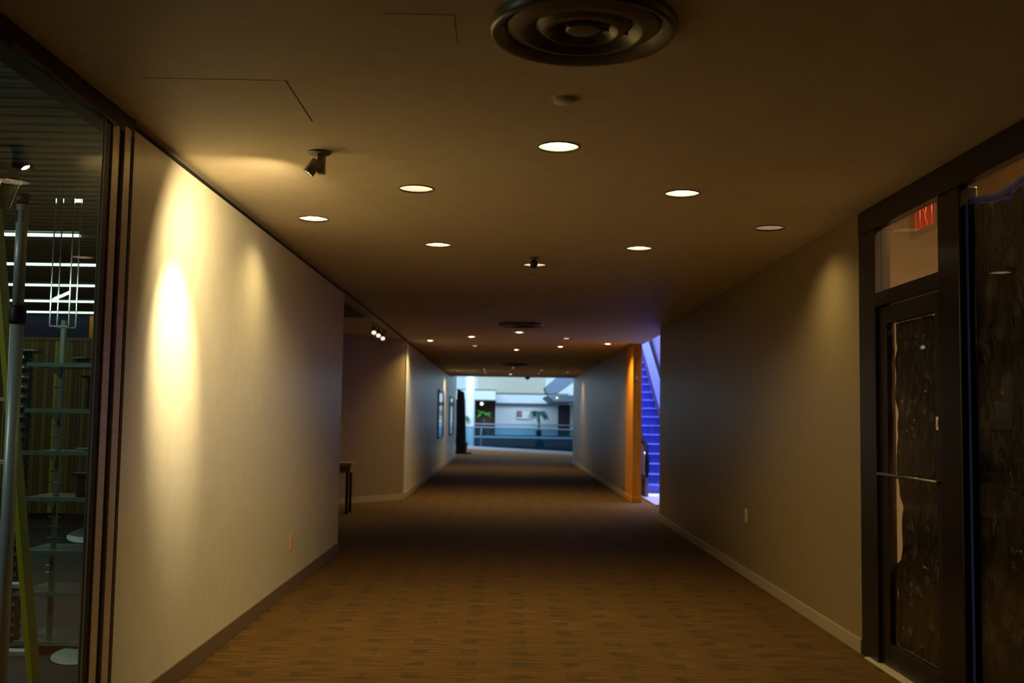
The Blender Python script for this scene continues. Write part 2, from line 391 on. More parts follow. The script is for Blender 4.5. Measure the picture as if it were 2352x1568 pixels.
lo.rotation_euler = Vector((-.78, .95, -.80)).to_track_quat('-Z', 'Y').to_euler()
del t['_local']

# ceiling access hatch and seams
t = thing('access_hatch', (-1.21, 4.45, H), 'flush square access hatch in the ceiling near the left storefront, dark gap on one side', 'hatch'); t['_local'] = 1
MB().box(-.295, .290, -.295, .295, -.0015, .003).build('hatch_panel', m_ceil, t)
MB().box(.290, .297, -.295, .295, -.0012, .002).build('seam', m_black, t)
MB().box(-.298, .29, -.297, -.2955, -.0012, .002).build('seam', m_basel, t); del t['_local']
t = thing('access_hatch', (-.31, 3.56, H), 'small flush hatch in the ceiling left of the near air diffuser', 'hatch'); t['_local'] = 1
MB().box(-.12, .117, -.13, .13, -.0015, .003).build('hatch_panel', m_ceil, t)
MB().box(.117, .1195, -.13, .13, -.0012, .002).build('seam', m_black, t)
MB().box(-.02, .118, .1295, .1315, -.0012, .002).build('seam', m_basel, t); del t['_local']

# ------------------------------------------------------------------ outlets
m_plateL = mat('orange_plastic', (.80, .40, .10), .4)
def outlet(x, y, z, s, label):
    m_plate = m_plateL if s > 0 else globals()['m_plate']
    t = thing('power_outlet', (x, y, z), label, 'outlet', 'wall power outlets'); t['_local'] = 1
    MB().box(0 if s > 0 else -.007, .007 if s > 0 else 0, -.038, .038, -.062, .062).build('cover_plate', m_plate, t, bevel=.003)
    for dz in (-.026, .026):
        sk = MB().box(.007*s if s > 0 else -.010, .010 if s > 0 else -.007, -.016, .016, dz-.014, dz+.014).build('socket', m_plate, t, bevel=.002)
        MB().box(min(.0095*s, .0105*s), max(.0095*s, .0105*s), -.008, -.005, dz-.006, dz+.007).box(min(.0095*s, .0105*s), max(.0095*s, .0105*s), .005, .008, dz-.006, dz+.007).build('slots', m_slot, sk)
    del t['_local']
outlet(XL, 8.69, .395, 1, 'orange-tinted power outlet low on the cream left wall')
outlet(XR, 9.79, .578, -1, 'ivory power outlet low on the brown right wall')
outlet(XR, 30.8, .526, -1, 'tiny power outlet far down the right wall before the atrium')

# ------------------------------------------------------------------ left storefront (near)
struct(box(XL-.12, XL-.002, -3.0, 4.79, 2.725, H-.001).build('trim_4', m_bronze, bevel=.004))
wn = struct(thing('window_1', (XL, 2, 0), '', '')); 
for k_ in ('label', 'category'): del wn[k_]
m_glassL = glass('shop_window_glass', (.90, .97, .93), 1.45)
MB().box(XL-.014, XL-.008, -2.95, 4.432, .12, 2.725).build('glass_pane', m_glassL, wn)
MB().box(XL-.10, XL-.005, -2.98, 4.45, 0, .12).build('sill', m_bronze, wn)
MB().box(XL-.018, XL-.004, 4.432, 4.449, .0, 2.725).build('gasket', m_spot, wn)
MB().box(XL-.020, XL-.003, 4.449, 4.503, 0, 2.725).build('gasket', m_blackrub, wn)
MB().box(XL-.022, XL+.004, 4.503, 4.580, 0, 2.725).build('metal_strip', m_alu, wn, bevel=.003)
MB().box(XL-.030, XL-.012, 4.580, 4.651, 0, 2.725).build('dark_channel', m_bronze, wn)
MB().box(XL-.040, XL+.001, 4.651, 4.730, 0, 2.755).build('metal_strip', m_alu, wn, bevel=.003)
MB().box(XL-.060, XL-.012, 4.730, 4.774, 0, 2.762).build('dark_channel', m_bronze, wn)
# a loose strip of masking tape along the head of the window
tp = MB().grid(lambda u, v: (XL+.003+.004*math.sin(9*u), 3.55+u*.98, 2.742-.018*v*(1+.4*math.sin(13*u))-.012*u+.010*(1-u)*0), 30, 3)
tag(tp.build('masking_tape', mat('pale_tape', (.20, .15, .12), .7), solid=.001), 'loose pale strip of tape peeling below the dark window header at upper left', 'tape')

# ------------------------------------------------------------------ shop behind the left window
m_baf = mat('metal_baffle', (.40, .44, .36), .32, .6)
mb = MB()
y = 2.15
while y < 13.95:
    mb.prism([(y-.048, 2.81), (y-.052, 2.778), (y-.044, 2.772), (y-.038, 2.780), (y+.02, 2.784), (y+.044, 2.780), (y+.050, 2.786), (y+.048, 2.81)], -8.0, -1.88, 'x')
    y += .1335
struct(mb.build('ceiling_shop', m_baf))
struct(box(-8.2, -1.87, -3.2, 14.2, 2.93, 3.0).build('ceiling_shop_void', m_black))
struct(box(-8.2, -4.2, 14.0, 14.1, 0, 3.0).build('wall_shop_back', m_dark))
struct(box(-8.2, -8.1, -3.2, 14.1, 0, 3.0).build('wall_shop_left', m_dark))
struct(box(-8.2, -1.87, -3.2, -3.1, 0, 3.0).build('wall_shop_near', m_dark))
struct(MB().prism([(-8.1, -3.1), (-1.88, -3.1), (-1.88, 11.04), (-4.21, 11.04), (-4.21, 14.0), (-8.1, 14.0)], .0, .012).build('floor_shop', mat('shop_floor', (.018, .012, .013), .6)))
m_tubeL = mat('fluorescent_lit', (1, 1, 1), .4, emit=(.86, 1, .93), es=3.2)
FL = [(7.72, -7.6, -3.20, 'nearest fluorescent light line in the shop ceiling, ending left of the window frame'), (9.284, -7.6, -3.3, 'second fluorescent light line from the front in the shop ceiling'),
      (10.826, -7.6, -3.3, 'third fluorescent light line from the front in the shop ceiling'), (12.41, -7.6, -4.3, 'fourth fluorescent light line from the front in the shop ceiling'), (13.80, -7.6, -4.3, 'farthest fluorescent light line in the shop ceiling, above the navy board')]
for y, x0, x1, lab in FL:
    t = thing('fluorescent_light', ((x0+x1)/2, y, 2.775), lab, 'ceiling light', 'fluorescent lines in the shop ceiling')
    MB().box(x0, x1, y-.040, y+.040, 2.772, 2.80).build('housing', m_chrome, t)
    MB().box(x0+.01, x1-.01, y-.024, y+.024, 2.760, 2.773).build('tube_lens', m_tubeL, t)
# navy board, timber rail, slatted wall at the back of the shop
t = thing('pin_board', (-6, 13.97, 2.5), 'dark navy board across the shop back wall under the ceiling', 'board')
MB().box(-8.0, -5.60, 13.95, 13.99, 2.44, 2.74).build('board_face', mat('navy_felt', (.012, .018, .05), .9), t)
MB().box(-8.0, -5.50, 13.93, 13.99, 2.40, 2.44).build('board_frame', mat('brass_wood', (.18, .10, .03), .45), t)
MB().box(-5.60, -5.53, 13.93, 13.99, 2.44, 2.74).build('board_frame', m_orange, t)
t = thing('slat_panelling', (-6, 13.97, 0), 'yellow and brown vertical slat panelling on the shop back wall', 'panelling')
m_s = [mat('slat_ochre', (.20, .14, .03), .5), mat('slat_brown', (.13, .075, .022), .5), mat('slat_pale', (.30, .28, .20), .4), mat('slat_yellow', (.42, .36, .05), .45)]
groups = [MB() for _ in m_s]
x = -8.0
while x < -4.3:
    wd = random.choice([.03, .05, .05, .07]); i = random.choice([0, 0, 1, 1, 1, 2, 3] if wd < .06 else [0, 1, 1])
    groups[i].box(x, x+wd-.008, 13.93, 13.97+random.uniform(0, .015), .1, 2.39); x += wd
for g, mm, nm in zip(groups, m_s, ('ochre_slats', 'brown_slats', 'pale_slats', 'yellow_slats')): g.build(nm, mm, t)
# added fill lights brighten the shop, the window one the pole and ladder
area('shop_fill_back', (-5.4, 10.5, 2.74), (0, 0, 0), 4.0, 6.0, 15, (.75, 1, .85))
area('shop_fill_front', (-3.6, 6.2, 2.72), (0, 0, 0), 2.4, .1, 20, (.80, 1, .85))
area('shop_fill_window', (-3.3, 3.1, 2.72), (0, math.radians(-25), 0), 1.6, .1, 20, (.85, 1, .92))

m_shelfglass = mat('green_edge_shelf', (.10, .17, .14), .2, 0, .8)
m_up = mat('slotted_upright', (.28, .32, .28), .4, .7)
t = thing('display_shelving', (-2.7, 6.45, 0), 'metal display shelving with greenish glass shelves behind the left window', 'shelving')
for X in (-2.78, -2.18):
    MB().box(X-.012, X+.012, 6.50, 6.53, .02, 2.02).build('upright', m_up, t)
SH = [1.735, 1.458, 1.205, .93, .612, .369, .081]
for z in SH:
    s_ = MB().box(-2.89, -2.08, 6.28, 6.68, z-.014, z).build('shelf', m_shelfglass, t)
    MB().box(-2.89, -2.08, 6.272, 6.28, z-.018, z+.008).build('shelf_edge', mat('shelf_edge_%d' % int(z*1000), (.16, .27, .22), .3, .1), s_)
    MB().prism([(6.30, z-.015), (6.52, z-.015), (6.52, z-.075)], -2.785, -2.775, 'x').build('bracket', m_up, t)
    MB().prism([(6.30, z-.015), (6.52, z-.015), (6.52, z-.075)], -2.185, -2.175, 'x').build('bracket', m_up, t)
# wire hooks on the upright
for z in (1.60, 1.52, 1.36, 1.29, 1.08, 1.01, .80, .74, .67, .50, .46):
    MB().tube([(-2.81, 6.49, z), (-2.735, 6.49, z)], .0035, 6).build('hook', m_chrome, t)
m_jar = mat('dark_canister', (.03, .03, .028), .4); m_lid = mat('pale_plate', (.34, .36, .33), .45); m_wood2 = mat('dark_wood_box', (.05, .028, .015), .5)
def dish(x, y, z, r, lab, tilt=0):
    o = MB().lathe([(.001, 0), (r*.5, .002), (r, .016), (r, .019), (r*.5, .006), (.001, .004)], n=32).build('display_plate', m_lid); o.location = (x, y, z); o.rotation_euler = (math.radians(tilt), 0, 0)
    tag(o, lab, 'plate')
dish(-2.38, 6.42, 1.765, .13, 'pale tilted plate on the top glass shelf beside the window frame', 12)
dish(-2.52, 6.45, 1.207, .12, 'pale plate on the third shelf down, seen nearly edge on')
dish(-2.46, 6.30, .70, .14, 'pale round plate seen from above in the middle of the shelving', 14)
dish(-2.35, 6.45, .373, .15, 'pale round plate on the sixth shelf down', 0)
dish(-2.45, 6.18, .02, .16, 'lowest pale round plate under the shelving', 8)
def can(x, y, z, r, h, lab, cat='canister', m=m_jar, name='canister'):
    t = thing(name, (x, y, z), lab, cat); t['_local'] = 1
    MB().lathe([(.001, 0), (r, 0), (r, h), (.001, h)], n=28).build('body', m, t)
    MB().lathe([(.001, h), (r*1.35, h), (r*1.35, h+.012), (.001, h+.014)], n=28).build('lid', m_blackrub, t); del t['_local']
can(-2.63, 6.45, 1.737, .045, .035, 'dark low canister with a wide lid on the top glass shelf')
can(-2.52, 6.44, .932, .10, .13, 'dark round canister on the fourth shelf down')
can(-2.52, 6.50, 1.46, .09, .20, 'tall dark brown canister on the second shelf down', m=m_wood2)
tow = thing('ribbed_tower', (-2.955, 6.42, 0), 'tall dark ribbed display column left of the glass shelves', 'display stand')
prof = [(.001, 0), (.10, 0), (.10, .02)]
z = .02
while z < 1.80:
    prof += [(.034, z), (.040, z+.004), (.040, z+.014), (.034, z+.018)]; z += .06
prof += [(.03, 1.80), (.03, 1.805)]
MB().lathe(prof, (-2.955, 6.42, 0), 20).build('ribbed_column', mat('dark_glass_column', (.035, .04, .04), .25), tow)
MB().lathe([(.001, 1.805), (.062, 1.805), (.064, 1.815), (.062, 1.825), (.001, 1.825)], (-2.935, 6.42, 0), 28).build('cap', m_blackrub, tow)
# hanging clear box
t = thing('hanging_display_case', (-2.60, 6.1, 2.3), 'clear box hanging from the slatted shop ceiling above the shelving', 'display case')
g_ = glass('acrylic', (.93, .98, .96), 1.5)
MB().box(-2.665, -2.555, 6.05, 6.15, 1.945, 2.775).build('case_panels', g_, t)
e = MB()
for X in (-2.665, -2.555):
    for Y in (6.05, 6.15): e.box(X-.003, X+.003, Y-.003, Y+.003, 1.945, 2.775)
e.box(-2.668, -2.552, 6.047, 6.053, 1.942, 1.950).box(-2.668, -2.552, 6.147, 6.153, 1.942, 1.950)
e.build('case_edges', m_chrome, t)
# extension pole and step ladder right behind the glass
t = thing('extension_pole', (-1.985, 4.2, .0), 'silver telescopic pole with black collar leaning behind the left window', 'pole')
P0, P1 = Vector((-1.975, 4.2, .012)), Vector((-1.984, 4.2, 2.30))
def pp(z): return P0.lerp(P1, (z-P0.z)/(P1.z-P0.z))
MB().tube([pp(1.85), pp(2.30)], .0225, 24).build('upper_tube', m_pole, t)
MB().tube([pp(.02), pp(1.86)], .0265, 24).build('lower_tube', m_pole, t)
MB().tube([pp(1.80), pp(1.815), pp(1.86), pp(1.875)], [.030, .033, .033, .028], 24).build('collar', m_blackrub, t)
MB().tube([pp(2.29), pp(2.335)], .0235, 24).build('end_cap', m_blackrub, t)
for s_ in (-1, 1):
    MB().box(-1.984+s_*.012-.0025, -1.984+s_*.012+.0025, 4.1765, 4.1785+.004, 2.215, 2.265).build('slot', m_slot, t)
m_yel = mat('yellow_fibreglass', (.52, .46, .02), .45)
t = thing('step_ladder', (-2.2, 4.6, 0), 'yellow ladder standing behind the silver pole in the shop window', 'ladder')
def rail(a, b, w_, d_, nm):
    a = Vector(a); b = Vector(b); vs = []
    for p in (a, b):
        vs += [p+Vector((-w_, -d_, 0)), p+Vector((w_, -d_, 0)), p+Vector((w_, d_, 0)), p+Vector((-w_, d_, 0))]
    MB().add(vs, [(0, 1, 2, 3), (4, 7, 6, 5), (0, 4, 5, 1), (1, 5, 6, 2), (2, 6, 7, 3), (3, 7, 4, 0)]).build(nm, m_yel, t, bevel=.003)
rail((-1.935, 4.5, .012), (-2.245, 4.5, 2.34), .013, .038, 'rail')
rail((-2.52, 4.5, .012), (-2.40, 4.5, 2.34), .013, .038, 'rail')
for z in (.15, .43, .71, .96, 1.23, 1.50, 1.77, 2.04):
    f_ = (z-.012)/2.33
    MB().box(-2.51+.11*f_, -1.945-.31*f_, 4.47, 4.53, z-.010, z+.006).build('rung', m_pole, t)
MB().box(-2.262, -2.228, 4.458, 4.542, 2.335, 2.375).build('end_cap', m_blackrub, t)
# brass spotlight in the shop
t = thing('track_spotlight', (-2.66, 5.5, 2.776), 'brass cylinder spotlight under the slatted shop ceiling at the left edge', 'spotlight'); t['_local'] = 1
MB().box(-.5, .10, -.02, .02, -.03, -.002).build('track', m_blackrub, t)
MB().box(-.02, .02, -.02, .02, -.08, -.03).build('adapter', m_blackrub, t)
h_ = MB().lathe([(.001, .03), (.045, .03), (.052, .02), (.052, .0), (.045, -.005), (.045, -.14), (.04, -.14), (.04, -.12), (.001, -.12)], n=28).build('lamp_head', mat('brass', (.55, .36, .10), .22, .95), t)
h_.location = (-.01, -.0, -.10); h_.rotation_euler = (math.radians(10), math.radians(24), 0); del t['_local']

# ------------------------------------------------------------------ right storefront
def st(o): o['kind'] = 'structure'; return o
st(box(XR-.005, XR+.055, -3.0, 6.655, 2.665, H-.001).build('trim_5', m_bronze, bevel=.004))
st(box(XR, XR+.10, 6.37, 6.655, 0, 2.665).build('trim_6', m_bronze, bevel=.004))
st(box(XR-.004, XR+.10, 5.165, 5.43, 0, 2.665).build('trim_7', mat('dark_bronze_mullion', (.02, .014, .012), .22, .5), bevel=.012))
st(box(XR, XR+.10, 5.43, 6.37, 2.175, 2.262).build('trim_8', m_bronze, bevel=.004))
st(box(XR, XR+.10, -3.0, 5.20, 0, .10).build('trim_9', m_bronze))
m_glassR = glass('storefront_glass', (.90, .88, .85), 1.5, 0, .0)
st(box(XR+.040, XR+.048, 5.43, 6.37, 2.262, 2.665).build('window_2', m_glassR))
st(box(XR+.040, XR+.048, -3.0, 5.20, .10, 2.665).build('window_3', m_glassR))
door = struct(thing('door_1', (XR+.05, 5.9, 0), '', ''))
for k_ in ('label', 'category'): del door[k_]
DY0, DY1 = 5.435, 6.365
MB().box(XR+.022, XR+.072, DY0, 5.535, .02, 2.165).build('stile', m_bronze, door, bevel=.003)
MB().box(XR+.022, XR+.072, 6.235, DY1, .02, 2.165).build('stile', m_bronze, door, bevel=.003)
MB().box(XR+.022, XR+.072, 5.535, 6.235, 2.06, 2.165).build('top_rail', m_bronze, door, bevel=.003)
MB().box(XR+.022, XR+.072, 5.535, 6.235, .02, .15).build('bottom_rail', m_bronze, door, bevel=.006)
MB().box(XR+.040, XR+.048, 5.535, 6.235, .15, 2.06).build('door_glass', m_glassR, door)
MB().tube([(XR+.03, 6.33, 1.150), (XR-.005, 6.33, 1.150), (XR-.005, 5.47, 1.150), (XR+.03, 5.47, 1.150)], .011, 10).build('push_bar', mat('worn_bar', (.16, .13, .10), .3, .8), door)
o = MB().box(XR-.03, XR+.09, 5.25, 6.53, 0, .012).build('trim_10', mat('tan_threshold', (.52, .43, .28), .4), bevel=.003); st(o)
t = thing('latch_sticker', (XR+.02, 5.51, 1.46), 'small white and red latch sticker at the edge of the glass door', 'sticker')
MB().box(XR+.017, XR+.021, 5.495, 5.525, 1.425, 1.495).build('white_label', mat('white_label', (.85, .8, .7), .5), t)
MB().box(XR+.0155, XR+.017, 5.497, 5.506, 1.44, 1.475).build('red_mark', mat('red_label', (.5, .03, .02), .5), t)

# black plastic sheets taped inside the glass
m_pl = mat('black_polythene', (.010, .008, .007), .33, 0, 1.0)
nt = m_pl.node_tree; N, L = nt.nodes, nt.links
tc = N.new('ShaderNodeTexCoord'); mp = N.new('ShaderNodeMapping'); mp.inputs['Scale'].default_value = (1.5, 3.2, 1.5)
n1 = N.new('ShaderNodeTexNoise'); n1.inputs['Scale'].default_value = 2.6; n1.inputs['Detail'].default_value = 4; n1.inputs['Distortion'].default_value = 1.8
mr = N.new('ShaderNodeMapRange'); mr.interpolation_type = 'SMOOTHSTEP'; mr.inputs['From Min'].default_value = .50; mr.inputs['From Max'].default_value = .74
bpn = N.new('ShaderNodeBump'); bpn.inputs['Strength'].default_value = .8; bpn.inputs['Distance'].default_value = .045
L.new(tc.outputs['Object'], mp.inputs[0]); L.new(mp.outputs[0], n1.inputs[0]); L.new(n1.outputs[0], mr.inputs['Value']); L.new(mr.outputs[0], bpn.inputs['Height']); L.new(bpn.outputs[0], N['Principled BSDF'].inputs['Normal'])
def interp(pts, q):
    for (a, va), (b, vb) in zip(pts, pts[1:]):
        if a <= q <= b: return va+(vb-va)*(q-a)/(b-a)
    return pts[0][1] if q < pts[0][0] else pts[-1][1]
def wr(u, v, s=1): return .012*s*(math.sin(17*u+5*math.sin(6*v))*math.sin(9*v+3*u)) + .007*s*math.sin(41*u+11*v)
top = [(-3, 2.60), (3.6, 2.62), (4.2, 2.63), (4.505, 2.604), (4.66, 2.585), (4.72, 2.572), (4.84, 2.565), (4.87, 2.556), (5.02, 2.58), (5.19, 2.600), (5.4, 2.60)]
def sheet1(u, v):
    y = -2.95+u*8.26; zt = interp(top, y)
    return (XR+.075+wr(u*8, v*3), y, .11+v*(zt-.11))
t = thing('plastic_sheet', (XR+.075, 4, .1), 'crinkled black plastic sheet covering the large right shop window', 'plastic sheet')
MB().grid(sheet1, 220, 60).build('sheet', m_pl, t, solid=.001)
edge = [(.15, 6.225), (.60, 6.250), (.622, 6.250), (.635, 6.185), (.66, 6.137), (.90, 6.144), (1.16, 6.192), (1.73, 6.212), (2.06, 6.215)]
def sheet2(u, v):
    z = .152+v*1.906; y1 = interp(edge, z)
    return (XR+.068+wr(u*1.2+9, v*2.3, .7), 5.53+u*(y1-5.53), z)
t = thing('plastic_sheet', (XR+.068, 5.8, .15), 'black plastic sheet behind the glass of the right door, a tan gap along one side', 'plastic sheet')
MB().grid(sheet2, 40, 90).build('sheet', m_pl, t, solid=.001)
m_tape = mat('blue_painters_tape', (.012, .03, .24), .55)
def tapeA(u, v):
    y = 3.0+u*2.19; return (XR+.056, y, interp(top, y)+.004-.034*v)
o = MB().grid(tapeA, 60, 1, False).build('painters_tape', m_tape, solid=.0006); tag(o, 'blue tape along the wavy top edge of the black plastic in the right window', 'tape')
o = MB().box(XR+.030, XR+.0325, 5.133, 5.164, .11, 2.575).build('painters_tape', m_tape); tag(o, 'vertical blue tape strip beside the dark mullion at right', 'tape')

# shop interior behind the right storefront
st(box(4.0, 4.1, -3.2, 9.0, 0, 4.0).build('wall_right_shop_back', m_tan))
st(box(2.46, 4.0, 8.9, 9.0, 0, 4.0).build('wall_right_shop_end', m_tan))
st(box(2.46, 4.0, -3.2, -3.1, 0, 4.0).build('wall_right_shop_near', m_tan))
st(box(2.46, 4.0, -3.2, 9.0, 3.9, 4.0).build('ceiling_right_shop', m_tan))
st(box(2.46, 2.50, -3.2, 9.0, 2.83, 3.95).build('wall_right_shop_front', m_tan))
area('right_shop_fill', (3.2, 4.7, 3.6), (0, 0, 0), .6, .6, 180, (1, .72, .36))  # added unseen lamp, lifts the tan showing behind the glass
# exit sign seen from behind, letters reversed
t = thing('exit_sign', (2.45, 5.66, 2.62), 'red EXIT sign seen reversed through the small window above the right door', 'sign')
fc = bpy.data.curves.new('exit_text', 'FONT'); fc.body = 'EXIT'; fc.size = .20; fc.extrude = .002; fc.align_x = 'CENTER'; fc.align_y = 'CENTER'
fo = bpy.data.objects.new('exit_text_tmp', fc); COL.objects.link(fo)
bpy.context.view_layer.update()
me = bpy.data.meshes.new_from_object(fo.evaluated_get(bpy.context.evaluated_depsgraph_get())); bpy.data.objects.remove(fo)
me.name = 'letters'; me.materials.clear(); me.materials.append(mat('red_letters', (.5, .02, .01), .5, emit=(1, .03, .01), es=.42))
lo = bpy.data.objects.new('letters', me); COL.objects.link(lo); lo.parent = t
# letters face into the shop (+x); width along y
lo.rotation_euler = (PI/2, 0, PI/2); lo.location = (.0, .36, .05); lo.scale = (.70, 1, 1)
MB().box(2.46, 2.463, 5.80, 6.25, 2.57, 2.78).build('clear_panel', glass('sign_acrylic', (.95, .93, .9), 1.3), t)
MB().tube([(2.455, 5.86, 2.78), (2.455, 5.86, 2.96)], .004, 6).tube([(2.455, 6.18, 2.78), (2.455, 6.18, 2.96)], .004, 6).build('hanger', m_white, t)

# ------------------------------------------------------------------ alcove furniture
t = thing('console_table', (-2.75, 15.55, 0), 'wooden console table with slim dark legs, its end showing in the alcove', 'table')
m_tbl = noise_col(mat('light_wood', (.42, .27, .13), .4), (.36, .22, .10), (.46, .30, .15), (2, 14, 14), 3)
MB().box(-3.45, -2.245, 15.40, 15.85, .70, .757).build('table_top', m_tbl, t, bevel=.004)
MB().box(-3.43, -2.262, 15.42, 15.83, .61, .70).build('apron', m_tbl, t)
m_leg = mat('dark_leg', (.03, .014, .01), .4)
for lx in (-2.305, -3.40):
    for ly in (15.45, 15.80): MB().box(lx-.02, lx+.02, ly-.02, ly+.02, 0, .61).build('leg', m_leg, t)
m_leaf = noise_col(mat('leaf_green', (.06, .14, .03), .5), (.04, .10, .02), (.12, .22, .04), (1, 1, 1), 8)
def leafball(mb, cx, cy_, cz, rx, ry, rz, n, s):
    for _ in range(n):
        d = Vector((random.gauss(0, 1), random.gauss(0, 1), random.gauss(0, 1))).normalized()*random.random()**.33
        p = Vector((cx+d.x*rx, cy_+d.y*ry, cz+d.z*rz)); a = Vector((random.gauss(0, 1), random.gauss(0, 1), random.gauss(0, 1))).normalized(); b = a.orthogonal().normalized()
        L_ = s*random.uniform(.7, 1.3)
        mb.add([p-a*L_, p+b*L_*.35, p+a*L_, p-b*L_*.35], [(0, 1, 2), (0, 2, 3)])
t = thing('planter_box', (-2.9, 15.6, .757), 'low planter of dark green leaves on the alcove table, reflected in the right window', 'planter')
MB().prism([(-3.30, 15.50), (-2.50, 15.50), (-2.50, 15.72), (-3.30, 15.72)], .758, .90).build('planter', m_blackrub, t)
mb = MB(); leafball(mb, -2.9, 15.61, .99, .42, .14, .12, 420, .045); mb.build('foliage', m_leaf, t)
# framed notice on the slanted wall
sl, nn = slant(.004, .024, 1.385, 1.86, .60, .70)
t = thing('framed_notice', (-3.27, 16.48, 1.4), 'small pale framed notice on the alcove wall, reflected in the right window', 'notice')
sl.build('frame', m_bronze, t); slant(.0235, .026, 1.40, 1.845, .605, .695)[0].build('paper', mat('notice_paper', (.62, .6, .55), .5), t)
pm = MB()
for i in range(11):
    z = 1.80-i*.033; pm.v += []; q = slant(.0258, .0265, z, z+.008, .615, .615+random.uniform(.045, .07))[0]; pm.add(q.v, q.f)
pm.build('print_lines', mat('print_grey', (.12, .12, .12), .6), t)
# track light
t = thing('track_light', (-1.93, 15.6, H), 'ceiling track with three glowing lamp heads over the alcove', 'track light')
MB().box(-1.948, -1.912, 14.9, 16.6, H-.03, H-.001).build('track', m_spot, t)
m_head = mat('track_head_lit', (1, .95, .85), .3, emit=(1, .86, .62), es=1.3)
for i, yy in enumerate((15.16, 15.70, 16.27)):
    c = Vector((-1.93, yy, H-.115)); d = Vector((.10, -.75, -.55)).normalized()
    hd = MB().tube([c-d*.06, c+d*.05], .036, 20).tube([(-1.93, yy, H-.03), tuple(c)], .008, 8).build('lamp_head', m_spot, t)
    MB().tube([c+d*.0495, c+d*.053], .033, 20).build('lens', m_head, hd)
    l = bpy.data.lights.new('track_beam', 'SPOT'); l.energy = 22; l.color = WARM; l.spot_size = math.radians(80); l.spot_blend = 1; l.shadow_soft_size = .03
    lo = bpy.data.objects.new('track_beam', l); COL.objects.link(lo); lo.location = c+d*.06; tgt = Vector((-2.9, 14.6-.3*i, 0)) if i < 2 else Vector((-3.2, 16.4, 1.4))
    lo.rotation_euler = (tgt-lo.location).to_track_quat('-Z', 'Y').to_euler()

# ------------------------------------------------------------------ framed pictures on the far left wall
m_pg = mat('picture_glass', (.30, .34, .36), .04, .75)
def picture(y0, y1, z0, z1, lab):
    t = thing('framed_picture', (XL, (y0+y1)/2, z0), lab, 'picture', 'glazed pictures on the far left wall')
    MB().box(XL, XL+.035, y0, y1, z0, z0+.05).box(XL, XL+.035, y0, y1, z1-.05, z1).box(XL, XL+.035, y0, y0+.07, z0, z1).box(XL, XL+.035, y1-.07, y1, z0, z1).build('frame', m_bronze, t)
    MB().box(XL+.002, XL+.015, y0+.07, y1-.07, z0+.05, z1-.05).build('glass', m_pg, t)
picture(27.35, 29.55, .88, 2.19, 'nearer dark-framed glossy picture on the far left wall')
picture(33.1, 35.4, .88, 2.13, 'farther dark-framed glossy picture on the left wall beside the black drape')

# ------------------------------------------------------------------ escalator
WX0, WX1 = 2.44, 3.60
m_lilac = paint('well_wall', (.50, .50, .62), .5)
st(box(WX1, WX1+.1, 15.25, 32, -.1, 6.0).build('wall_escalator_right', m_lilac))
st(box(2.46, 2.56, 19.5, 32, H, 6.0).build('wall_escalator_left', m_lilac))
st(box(2.46, 3.7, 15.15, 15.25, 0, 6.0).build('wall_escalator_near', m_lilac))
st(box(2.46, 3.7, 32, 32.1, 0, 6.0).build('wall_escalator_end', m_lilac))
st(box(2.40, 3.7, 15.15, 32.1, 6.0, 6.1).build('ceiling_escalator', m_lilac))
st(box(2.46, 2.50, 15.15, 19.5, H+.015, 6.0).build('wall_escalator_over', m_lilac))
esc = thing('escalator', (3.05, 20.2, 0), 'blue-lit escalator climbing away behind the orange pillar', 'escalator')
MB().box(2.60, 3.56, 17.7, 20.2, .002, .03).build('landing_plate', mat('landing_metal', (.62, .60, .62), .35, .3), esc)
MB().box(2.73, 3.39, 19.35, 20.2, .03, .045).build('comb_plate', mat('comb_white', (.85, .85, .86), .4), esc)
m_stp = noise_col(mat('blue_step', (.09, .11, .40), .65, 0, .15), (.07, .09, .33), (.13, .16, .52), (30, 1, 1), 4)
RISE, RUN = .19, .36
for k in range(26):
    y0 = 20.2+k*RUN; z1 = (k+1)*RISE+.02
    s_ = MB().prism([(y0+RUN+.02, z1), (y0+.02, z1), (y0, z1-.015), (y0+.018, z1-.07), (y0+.03, z1-.13), (y0+.03, z1-.25), (y0+RUN+.02, z1-.25)], 2.74, 3.39, 'x')
    s_.build('step', m_stp, esc)
m_skirt = mat('rail_grey', (.24, .30, .40), .5, .1); m_kick = mat('skirt_grey', (.15, .12, .16), .6, 0, .2); m_panel = mat('lilac_panel', (.55, .68, .98), .5); m_rubber = mat('handrail_black', (.008, .008, .012), .8, 0, .1)
sl_ = RISE/RUN
def pz(y): return max(0, (y-20.2))*sl_
for X0, X1, sgn in ((2.66, 2.72, -1), (3.40, 3.48, 1)):
    ye = 29.5
    b_ = thing('balustrade', (X0, 20, 0), '', '')
    for k_ in ('label', 'category'): del b_[k_]
    b_.parent = esc; b_.location = (0, 0, 0); b_['_w'] = 1
    off = Vector(esc.location)
    def mk(mb, nm, m_):
        o = mb.build(nm, m_); o.parent = b_; o.location = -off
    mk(MB().prism([(19.5, 0), (20.2, .0), (ye, pz(ye)), (ye, pz(ye)+.46), (20.35, .46), (19.5, .40)], X0, X1, 'x'), 'skirt', m_kick)
    mk(MB().prism([(19.62, .42), (20.35, .46), (ye, pz(ye)+.46), (ye, pz(ye)+1.04), (20.2, 1.00), (19.8, .98), (19.62, .85)], X0+.002, X1-.002, 'x'), 'panel', m_panel)
    xm = (X0+X1)/2
    mk(MB().tube([(xm, 19.75, .25), (xm, 19.57, .32), (xm, 19.47, .5), (xm, 19.47, .75), (xm, 19.56, .93), (xm, 19.75, 1.03), (xm, 20.2, 1.06), (xm, ye, pz(ye)+1.08)], .042, 14), 'handrail', m_rubber)
    del b_['_w']
mk2 = MB().tube([(2.645, 19.46, .80), (2.645, 19.50, .86)], .02, 10).build('newel_cap', m_chrome, esc)
